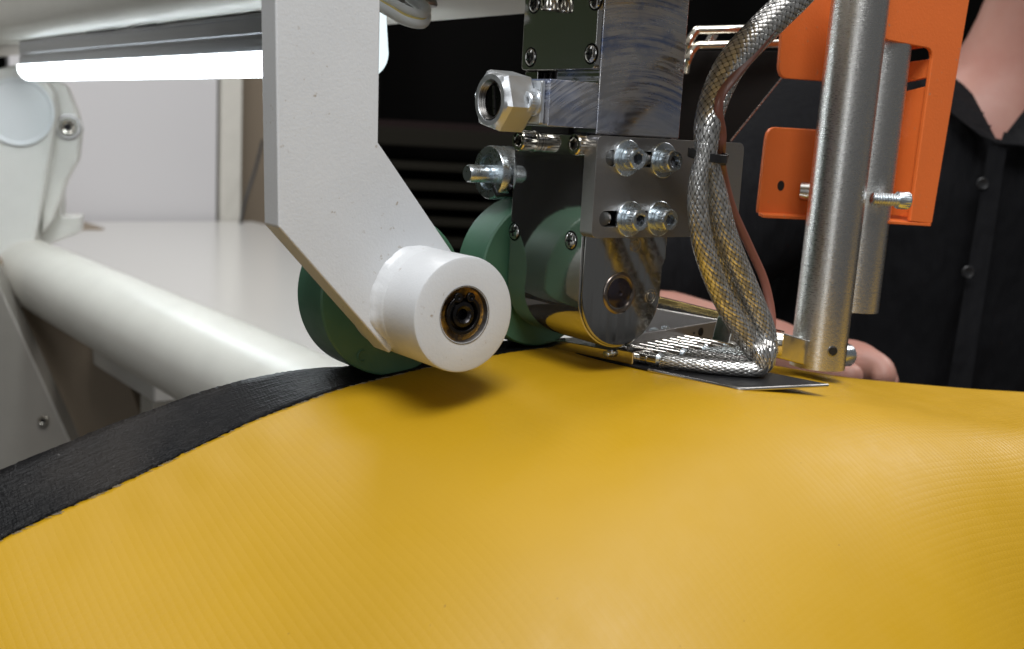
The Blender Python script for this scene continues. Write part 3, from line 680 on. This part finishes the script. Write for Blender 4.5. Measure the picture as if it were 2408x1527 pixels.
# front tube: bottom end cut back on its right side
seg = 72; pr = []
fmb = MB(); vs = []; fs = []
for j, t in enumerate(np.linspace(0, tlen, 60)):
    for i in range(seg):
        th = 2 * math.pi * i / seg
        vs.append(tb0 + td * t + (ta * math.cos(th) + tbv * math.sin(th)) * TR)
for j in range(59):
    for i in range(seg):
        fs.append([j * seg + i, j * seg + (i + 1) % seg, (j + 1) * seg + (i + 1) % seg, (j + 1) * seg + i])
n0 = len(vs)
for i in range(seg):
    th = 2 * math.pi * i / seg; vs.append(tb0 + (ta * math.cos(th) + tbv * math.sin(th)) * (TR - .0018))
for i in range(seg):
    th = 2 * math.pi * i / seg; vs.append(tb0 + td * .05 + (ta * math.cos(th) + tbv * math.sin(th)) * (TR - .0018))
for i in range(seg):
    fs.append([i, (i + 1) % seg, n0 + (i + 1) % seg, n0 + i]); fs.append([n0 + i, n0 + (i + 1) % seg, n0 + seg + (i + 1) % seg, n0 + seg + i])
fmb.add(vs, fs).build('front_tube', TUBEM, tl, ang=50)
off = Vector((.0375, .0105, 0)); s0 = tb0 + td * .0268 + off
MB().lathe(s0, td, [(TR - .002, .01), (TR - .002, 0), (TR, 0), (TR, tlen - .03), (TR - .002, tlen - .03)], 64).build('rear_tube', TUBEM, tl, ang=40)
MB().prism([on(u, v, 'y', .009) for u, v in ((1974, 735), (1994, 735), (1986, 846), (1964, 852))], (0, .003, 0)).build('inner_strip', mat('brass_strip', (.55, .47, .33), .3, 1), tl, bevel=.0004)
q = on(1897, 828, 'y', -.0115)
pc = tb0 + td * ((q - tb0).dot(td)); rd = Vector((-.40, -.92, 0)).normalized()
MB().lathe(pc + rd * (TR - .0004), rd, [(.0028, 0), (.0028, .0007), (.0023, .0008), (.0021, .0002), (0, .0001)], 24).build('pin_hole', mat('hole_rim', (.35, .34, .33), .3, 1), tl)
MB().lathe(pc + rd * (TR - .0002), rd, [(0, 0), (.0020, 0), (.0020, .0006), (0, .0006)], 20).build('hole_shadow', DARK, tl)
MB().lathe(on(1993, 835, 'y', .012), Vector((1, -.1, 0)), [(.0065, -.01), (.0065, .0), (.006, .0008), (0, .0008)], 24, knurl=(0, 1)).build('clamp_screw', ZINC, tl)
bd = Vector((.86, -.51, 0)).normalized(); bh = on(2109, 471, 'y', -.014)
sc_ = cap_screw('cap_screw', bh, bd, .0046, .0066, ZINC, tl, spin=.2)
pr = []; t = -.014
while t < 0: pr += [(.0026, t), (.0034, t + .0007), (.0026, t + .0014)]; t += .0015
MB().lathe(bh, bd, [(0, -.014)] + pr + [(0, .0002)], 24).build('thread', ZINC, sc_, ang=80)

# ================================================================== orange bracket
ob = thing('orange_bracket', 'bright orange folded sheet bracket clasping the stainless tubes', 'bracket', tuple(on(1990, 500, 'y', .03)))
yr = .034
def op(u, v, y=yr): return on(u, v, 'y', y)
tab = rounded([op(1845, -60), op(1845, 5), op(1831, 184), op(2060, 200), op(2110, 200), op(2110, -60)], [.0, .02, .007, 0, 0, 0], 5)
MB().prism(tab, (0, .0022, 0)).build('upper_tab', ORANGE, ob, bevel=.0005)
tab = rounded([op(1806, 298), op(1783, 502), op(2160, 520), op(2160, 320)], [.007, .002, 0, 0], 5)
MB().prism(tab, (0, .0022, 0)).build('lower_tab', ORANGE, ob, bevel=.0005)
e0, e1 = op(1783, 499), op(2140, 517)
MB().prism([e0, e1, e1 + Vector((0, -.004, -.001)), e0 + Vector((0, -.004, -.001))], (0, 0, -.0018)).build('bottom_lip', ORANGE, ob, bevel=.0004)
spine = [op(1975, -60), op(1958, 520), op(2110, 520), op(2150, -60)]
MB().prism([p + Vector((0, .0023, 0)) for p in spine], (0, .0022, 0)).build('rear_plate', ORANGE, ob, bevel=.0005)
hq = op(1836, 437); MB().lathe(hq, (0, -1, 0), [(.0027, -.0005), (.0027, .0002), (0, .0002)], 24).build('round_hole', DARK, ob)
MB().lathe(op(1888, 450), Vector((.55, -.83, 0)), [(.0052, -.001), (.0052, .004), (.0046, .0046), (.0028, .0046), (.0028, .0085), (0, .0085)], 32).build('standoff', ROUND_CHROME, ob)
# front plate
yf = -.004
frp = [(2078, -60), (2072, 92), (2196, 116), (2141, 521), (2192, 527), (2290, -60)]
fpp = rounded([op(u, v, yf) for u, v in frp], [0, .0075, .006, .0, .0015, 0], 6)
MB().prism(fpp, (0, .0024, 0)).build('front_plate', ORANGE, ob, bevel=.0006)
e0, e1 = op(2092, 520, yf), op(2190, 526, yf)
MB().prism([e0, e1, e1 + Vector((0, .006, .001)), e0 + Vector((0, .012, .001))], (0, 0, -.0016)).build('bottom_lip', ORANGE, ob, bevel=.0003)
# side web with two slanted slots, running back from the notch edge
wa, wb2 = op(2196, 116, yf), op(2143, 512, yf)
def web(s, y): # s 0..1 down, y depth
    return wa.lerp(wb2, s) + Vector((.0012, y, 0))
strips = [((-.30, -.30), (-.02, .02)), ((.055, .10), (.165, .235)), ((.215, .30), (1, 1))]
for k, ((a0, a1), (b0_, b1_)) in enumerate(strips):
    MB().prism([web(a0, .0026), web(a1, .0365), web(b1_, .0365), web(b0_, .0026)], (.0022, 0, 0)).build('side_web', ORANGE, ob, bevel=.0004)
MB().prism([web(-.3, .033), web(-.3, .0365), web(1, .0365), web(1, .033)], (.0022, 0, 0)).build('web_post', ORANGE, ob, bevel=.0004)

# ================================================================== braided cables
YC = -.029
def cp_(u, v, y=YC): return on(u, v, 'y', y)
main = [cp_(1930, -70, -.010), cp_(1874, -10, -.012), cp_(1800, 62, -.014), cp_(1728, 140, -.0175), cp_(1687, 215, -.022), cp_(1665, 290, -.028), cp_(1660, 352, -.030), cp_(1655, 395, -.030)]
tag(MB().tube(main, [.0074, .0074, .0073, .0071, .0066, .0060, .0050, .0050], 28, n=110).build('braided_sleeve', BRAID), 'thick silver braided sleeve running up from the black cable tie', 'cable', 'silver braided cables')
sA = [cp_(1656, 335, -.031), cp_(1654, 365, -.0315), cp_(1640, 450, -.031), cp_(1652, 570, -.031), cp_(1694, 690, -.031), cp_(1742, 775, -.032), cp_(1775, 828, -.034), wl(.0265, .1040, .013), wl(.0268, .1045, .0062), wl(.0225, .099, .0048), wl(.014, .085, .0048), wl(.0075, .0705, .0050), pins[0]]
tag(MB().tube(sA, [.0032, .0034, .0044, .0048, .0048, .0047, .0045, .0043, .0040, .0038, .0036, .0033, .003], 24, n=150).build('braided_cable', BRAID), 'silver braided cable, nearest strand below the tie, ending at the front heater pin', 'cable', 'silver braided cables')
sB = [cp_(1667, 335, -.030), cp_(1669, 365, -.030), cp_(1684, 450, -.030), cp_(1706, 560, -.030), cp_(1750, 672, -.029), cp_(1790, 765, -.030), cp_(1806, 825, -.033), wl(.0345, .1035, .012), wl(.0335, .1035, .0066), wl(.0310, .098, .0058), wl(.0285, .085, .0056), wl(.0270, .0705, .0055), pins[1]]
tag(MB().tube(sB, [.0032, .0034, .0044, .0047, .0047, .0046, .0043, .0041, .0038, .0036, .0034, .0032, .003], 24, n=150).build('braided_cable', BRAID), 'silver braided cable on the right strand beside the brown wire', 'cable', 'silver braided cables')
for k, (tail, lab) in enumerate((([cp_(1659, 335, -.027), cp_(1659, 368, -.0265), cp_(1662, 450, -.024), cp_(1682, 570, -.024), cp_(1724, 680, -.024), cp_(1768, 770, -.027), cp_(1792, 825, -.031), wl(.0345, .1030, .014), wl(.0350, .1005, .0095), wl(.0370, .092, .0080), wl(.0425, .078, .0062), pins[2]], 'silver braided lead in the middle of the bundle, running to the third heater pin'),
                                 ([cp_(1668, 335, -.026), cp_(1670, 368, -.0255), cp_(1690, 460, -.021), cp_(1716, 560, -.020), cp_(1762, 672, -.021), cp_(1800, 765, -.024), cp_(1810, 825, -.029), wl(.0390, .1010, .016), wl(.0400, .0985, .0110), wl(.0440, .090, .0085), wl(.0560, .076, .0064), pins[3]], 'rearmost silver braided lead, running to the farthest heater pin'))):
    tag(MB().tube(tail, [.0030, .0032] + [.0042] * 4 + [.0040, .0036, .0034, .0033, .0032, .003], 22, n=150).build('braided_lead', BRAID), lab, 'cable', 'silver braided cables')
# back cable seen mirrored in the column: a short run of the same sleeve is the mirror image, nothing to build
cw = [cp_(1905, -30, -.017), cp_(1840, 40, -.019), cp_(1776, 122, -.022), cp_(1726, 182, -.027), cp_(1697, 222, -.031), cp_(1690, 262, -.033), cp_(1698, 312, -.032), cp_(1697, 350, -.030), cp_(1699, 400, -.020), cp_(1722, 490, -.018), cp_(1762, 580, -.018), cp_(1797, 660, -.020), cp_(1814, 740, -.024), cp_(1812, 800, -.028), cp_(1806, 840, -.032)]
tag(MB().tube(cw, .0020, 12, n=120, flat=.6).build('thermocouple_wire', COPPERW), 'thin flat brown wire running beside the braided cables', 'wire')
tie = thing('cable_tie', 'black nylon cable tie cinched round the braided cables', 'cable tie', tuple(cp_(1660, 364)))
tc = cp_(1664, 366, -.0285); tx = Vector((.80, -.589, -.11)); ty = Vector((.589, .79, .10))
tv = [tc + tx * (.0076 * math.cos(t)) + ty * (.0072 * math.sin(t)) for t in np.linspace(0, 2 * math.pi, 40)]
tm = MB()
pts = tv; vs = []; fs = []
for i, p in enumerate(pts):
    o = (p - tc).normalized()
    for dz, dr in ((-.0019, 0), (.0019, 0), (.0019, .0011), (-.0019, .0011)): vs.append(p + Vector((0, 0, dz)) + o * dr)
for i in range(39):
    for k in range(4): fs.append([i * 4 + k, i * 4 + (k + 1) % 4, (i + 1) * 4 + (k + 1) % 4, (i + 1) * 4 + k])
tm.add(vs, fs).build('strap', BLACKPL, tie, bevel=.0003)
MB().box((-.0018, -.0022, -.0026), (.0018, .0022, .0026), Matrix.Rotation(.3, 3, 'Y'), cp_(1697, 374, -.027)).build('ratchet_head', BLACKPL, tie, bevel=.0005)

# ================================================================== yellow fabric and black tape
kx = np.array([-.60, -.45, -.33, -.2277, -.1803, -.127, -.0875, -.0463, .0, .025, .06, .10, .15, .20, .26, .33, .5, .9])
kz = np.array([-.30, -.195, -.118, -.0637, -.0479, -.0287, -.0190, -.0136, -.0098, -.0088, -.0095, -.0128, -.0210, -.0290, -.0330, -.0350, -.040, -.050])
xs = np.linspace(-.60, .9, 3001); zs = np.interp(xs, kx, kz); ker = np.exp(-np.linspace(-2.5, 2.5, 121) ** 2); ker /= ker.sum()
zs = np.convolve(np.pad(zs, 60, mode='reflect', reflect_type='odd'), ker, 'valid')
def zE(x): return float(np.interp(x, xs, zs))
def tilt(x): return float(np.interp(x, [-.45, -.22, -.18, -.145, -.106, -.0745, -.04, .1], [.0175, .0175, .0165, .0135, .008, .002, 0, 0]))
YE = .0562
def table(px, py, sig):
    y = np.interp(xs, px, py); n = int(sig / (xs[1] - xs[0])); k = np.exp(-np.linspace(-2.5, 2.5, 5 * n + 1) ** 2 / 2); k /= k.sum()
    h = len(k) // 2; y = np.convolve(np.pad(y, h, mode='reflect', reflect_type='odd'), k, 'valid')
    return lambda x: float(np.interp(x, xs, y))
yE = table([-.6, .05, .10, .15, .20, .26, .33, .5, .9], [YE, YE, .050, .032, .006, -.029, -.072, -.19, -.45], .012)
S0 = table([-.4, -.25, -.18, -.10, -.05, 0, .06, .12, .3, .6], [.62, .60, .50, .24, .12, .05, .025, .02, .07, .08], .02)
D0 = table([-.3, -.1, .0, .1, .2, .35, .6], [.04, .055, .08, .108, .08, .07, .07], .04)
DW = table([-.3, -.1, .05, .2, .5], [.25, .21, .16, .09, .08], .05)
S1 = table([-.4, -.2, 0, .1, .2, .5], [.78, .82, 1.05, 1.4, 2.0, 2.2], .05)
def sm(t): t = min(1, max(0, t)); return t * t * (3 - 2 * t)
def slope(d, x):
    s0, d0, s1 = S0(x), D0(x), S1(x); d1 = d0 + DW(x)
    return s0 + (s1 - s0) * sm((d - d0) / (d1 - d0))
NX, NY = 280, 150
gx = np.linspace(-.52, .85, NX); gd_ = np.linspace(0, .40, NY)
vs = []; uvs_ = []; fs = []
for x in gx:
    z = zE(x); acc = 0; pd = 0; L = 0; pz_ = z
    for d in gd_:
        st = d - pd; acc += slope((d + pd) / 2, x) * st; pd = d
        zz = z - acc
        zz += .0035 * math.exp(-((x - .02) / .07) ** 2 - ((d - .12) / .04) ** 2) - .0025 * math.exp(-((x - .10) / .05) ** 2 - ((d - .05) / .03) ** 2)
        zz += .00045 * math.sin(x * 205 + 2.2 * math.sin(x * 37)) * math.exp(-((d - .014) / .010) ** 2) * (1 if x < .03 else math.exp(-((x - .03) / .02) ** 2))
        zz += .0012 * math.sin(x * 17 + d * 23) * min(1, d / .1)
        L += math.hypot(st, zz - pz_) if st else 0; pz_ = zz
        vs.append((x, yE(x) - d, zz)); uvs_.append((x * 1.03, L + YE - yE(x)))
for i in range(NX - 1):
    for j in range(NY - 1): fs.append([i * NY + j, (i + 1) * NY + j, (i + 1) * NY + j + 1, i * NY + j + 1])
fm = MB(); fm.add(vs, fs, [[uvs_[k] for k in f] for f in fs])
fab = fm.build('yellow_fabric', PVC, ang=180)
tag(fab, 'large yellow coated fabric sheet arched under the rollers and filling the front', 'fabric')
so = fab.modifiers.new('thickness', 'SOLIDIFY'); so.thickness = .0009; so.offset = -1
# tape
vs = []; fs = []; uvs_ = []; NT = 420; NV = 10
for i in range(NT):
    x = -.50 + (.042 + .50) * i / (NT - 1)
    e0 = random.gauss(0, .00022); e1 = random.gauss(0, .00025)
    for j in range(NV):
        t = j / (NV - 1); y = YE - .0012 + (.0230 + .0003) * t + (e0 if j == 0 else e1 if j == NV - 1 else 0)
        z = zE(x) + .0011 + tilt(x) * (t ** 1.1) + random.gauss(0, .00004)
        vs.append((x, y, z)); uvs_.append((x, t * .025))
for i in range(NT - 1):
    for j in range(NV - 1): fs.append([i * NV + j, (i + 1) * NV + j, (i + 1) * NV + j + 1, i * NV + j + 1])
tp = MB(); tp.add(vs, fs, [[uvs_[k] for k in f] for f in fs]); tape = tp.build('webbing_tape', WEB, ang=180)
so = tape.modifiers.new('thickness', 'SOLIDIFY'); so.thickness = .0010; so.offset = -1
tag(tape, 'black coated webbing tape along the far edge of the yellow fabric', 'tape')
# loose threads along the tape's near edge
th = MB()
for k in range(90):
    x = -.24 + .2 * random.random(); z = zE(x) + .0009
    a = Vector((x, YE - .0012, z)); th.tube([a, a + Vector((.002 + random.random() * .003, -.0004 - random.random() * .0006, .0001))], .00012, 4, False)
kind(th.build('frayed_threads', mat('pale_thread', (.30, .26, .20), .8), tape), 'stuff')

# ================================================================== person
N = dep(2372, 205, 1.16); lean = math.radians(12)
pr_ = Vector((.806, -.589, 0)); pf = Vector((-.589, -.806, 0)).normalized(); pu = Vector((0, 0, 1))
pr_ = (pr_ * math.cos(lean) + Vector((0, 0, -1)) * math.sin(lean)).normalized()   # leans towards the viewer's left
pu = pr_.cross(-pf).normalized()
if pu.z < 0: pu = -pu
def B(a, b, c): return N + pr_ * a + pf * b + pu * c
per = thing('person', 'person in a black collared shirt behind the machine, one hand at the wedge', 'person', tuple(B(0, 0, -1.05)))
jn = {}; vs = []; es = []; rad = []
def J(name, p, r, parent=None):
    jn[name] = len(vs); vs.append(tuple(p)); rad.append(r if hasattr(r, '__len__') else (r, r))
    if parent: es.append((jn[parent], jn[name]))
J('pelvis', B(0, -.03, -.56), (.13, .10)); J('belly', B(0, -.02, -.36), (.13, .10), 'pelvis'); J('chest', B(0, -.02, -.16), (.135, .10), 'belly')
J('neck0', B(0, -.01, -.02), (.066, .060), 'chest'); J('neck1', B(0, .012, .055), (.058, .056), 'neck0'); J('jaw', B(0, .045, .115), (.060, .068), 'neck1')
J('brow', B(0, .045, .19), (.073, .090), 'jaw'); J('crown', B(0, .03, .25), (.062, .075), 'brow')
J('nose', B(0, .145, .155), .014, 'brow')
J('ear', B(-.075, .03, .15), .016, 'brow'); J('ear2', B(.075, .03, .15), .016, 'brow')
hd = dep(1905, 868, .865); el = dep(1400, 735, .95); sh = B(-.185, -.03, -.07)
J('shR', sh, .062, 'chest'); J('elR', el, .037, 'shR'); J('faR', el.lerp(hd, .35), .036, 'elR'); J('wrR', el.lerp(hd, .85), .026, 'faR')
pm = dep(1985, 880, .865); J('palmR', pm, (.032, .026), 'wrR')
fl = [((2045, 858), (2082, 872), (2078, 912)), ((2048, 868), (2090, 890), (2080, 930)), ((2040, 885), (2085, 915), (2070, 950)), ((2030, 905), (2070, 935), (2055, 965))]
for i, (a, b, c) in enumerate(fl):
    t = .842 + .017 * i
    J('k%d' % i, dep(*a, t), .0145, 'palmR'); J('m%d' % i, dep(*b, t - .006), .0118, 'k%d' % i); J('t%d' % i, dep(*c, t - .016), .009, 'm%d' % i)
J('th0', dep(1930, 872, .845), .013, 'wrR'); J('th1', dep(1985, 884, .828), .012, 'th0'); J('th2', dep(2030, 895, .820), .0100, 'th1')
sl = B(.185, -.03, -.07); J('shL', sl, .062, 'chest'); el2 = B(.26, .0, -.34); J('elL', el2, .043, 'shL'); wl2 = B(.16, .20, -.44); J('wrL', wl2, .028, 'elL'); J('palmL', wl2 + (wl2 - el2).normalized() * .07, (.036, .02), 'wrL')
for i in range(5):
    d = (wl2 - el2).normalized(); q = wl2 + d * .12 + pu * (.03 - .015 * i); J('kl%d' % i, q, .0105, 'palmL'); J('tl%d' % i, q + d * .035 - pf * .0 - pu * .01, .0085, 'kl%d' % i)
me = bpy.data.meshes.new('body'); me.from_pydata(vs, es, []); bo = bpy.data.objects.new('body', me); COL.objects.link(bo)
bo.parent = per; bo.matrix_parent_inverse = PINV[per.name]
sk = bo.modifiers.new('skin', 'SKIN'); sk.use_smooth_shade = True
for i, r in enumerate(rad): me.skin_vertices[0].data[i].radius = r
me.skin_vertices[0].data[0].use_root = True
bo.modifiers.new('sub', 'SUBSURF').render_levels = 2; bo.modifiers['sub'].levels = 2
me.materials.append(SKIN)
# shirt: lofted torso with a V opening, sleeves, collar flaps, placket and buttons
rings = [(-.62, .185, .135), (-.5, .18, .13), (-.36, .185, .135), (-.22, .20, .135), (-.12, .205, .13), (-.065, .19, .115), (-.035, .14, .095), (-.012, .095, .080), (.012, .078, .072)]
SG = 80; vs = []; fs = []; zz = np.linspace(0, len(rings) - 1, 90)
for t in zz:
    i = min(int(t), len(rings) - 2); f = t - i; c = rings[i][0] * (1 - f) + rings[i + 1][0] * f; a = rings[i][1] * (1 - f) + rings[i + 1][1] * f; b = rings[i][2] * (1 - f) + rings[i + 1][2] * f
    for k in range(SG):
        th_ = 2 * math.pi * k / SG; vs.append(B(a * math.cos(th_), b * math.sin(th_) - .015, c))
loc = lambda p: ((p - N).dot(pr_), (p - N).dot(pf), (p - N).dot(pu))
VA = loc(dep(2342, 336, 1.08))
cV = VA[2] - .004
for j in range(len(zz) - 1):
    for k in range(SG):
        f = [j * SG + k, j * SG + (k + 1) % SG, (j + 1) * SG + (k + 1) % SG, (j + 1) * SG + k]
        q = sum((vs[i] for i in f), Vector()) / 4; a, b, c = loc(q)
        if b > 0 and c > cV and abs(a - VA[0]) < (c - cV) * .72: continue
        fs.append(f)
sm_ = MB().add(vs, fs)
def sleeve(p, q, r0, r1):
    sm_.tube([p, p.lerp(q, .4), q], [r0, (r0 + r1) / 2 * 1.03, r1], 24, n=24, caps=False)
sleeve(B(-.13, -.02, -.075), sh.lerp(el, .97), .088, .062); sleeve(B(.13, -.02, -.075), sl.lerp(el2, .8), .088, .068)
shirt = sm_.build('shirt', CLOTH, per, ang=180)
shirt.modifiers.new('thick', 'SOLIDIFY').thickness = .002
MB().prism([dep(2225, 170, 1.15), dep(2262, 200, 1.115), dep(2285, 222, 1.10), dep(2345, 338, 1.045), dep(2300, 318, 1.045), dep(2236, 268, 1.065), dep(2215, 200, 1.10)], pf * .004).build('collar_flap', CLOTH, per, bevel=.001)
MB().prism([dep(2345, 338, 1.045), dep(2410, 255, 1.07), dep(2450, 200, 1.09), dep(2520, 230, 1.09), dep(2430, 345, 1.04)], pf * .004).build('collar_flap', CLOTH, per, bevel=.001)
MB().prism([dep(2326, 336, 1.046), dep(2368, 342, 1.046), dep(2262, 1050, 1.00), dep(2206, 1040, 1.00)], pf * .0009).build('placket', CLOTH, per, bevel=.001)
for u_, v_ in ((2310, 432), (2276, 640)):
    MB().lathe(dep(u_, v_, 1.0355 - (v_ - 432) * .00013), pf, [(0, -.001), (.0052, -.001), (.0054, .0008), (.0046, .0014), (.0036, .0009), (0, .0008)], 20).build('button', BLACKPL, per)
hv = MB().lathe(B(0, .02, .17), pu, [(.082, 0), (.09, .03), (.086, .07), (.06, .10), (0, .112)], 32).build('hair', HAIR, per)
MB().lathe(B(-.03, .128, .175), pf, [(0, -.008), (.011, 0), (.008, .005), (0, .007)], 16).build('eye', mat('eye_white', (.7, .68, .65), .3), per)
MB().lathe(B(.03, .128, .175), pf, [(0, -.008), (.011, 0), (.008, .005), (0, .007)], 16).build('eye', bpy.data.materials['eye_white'], per)
MB().tube([B(-.025, .112, .105), B(0, .120, .104), B(.025, .112, .105)], .006, 8).build('mouth', mat('lips', (.38, .15, .13), .45), per)
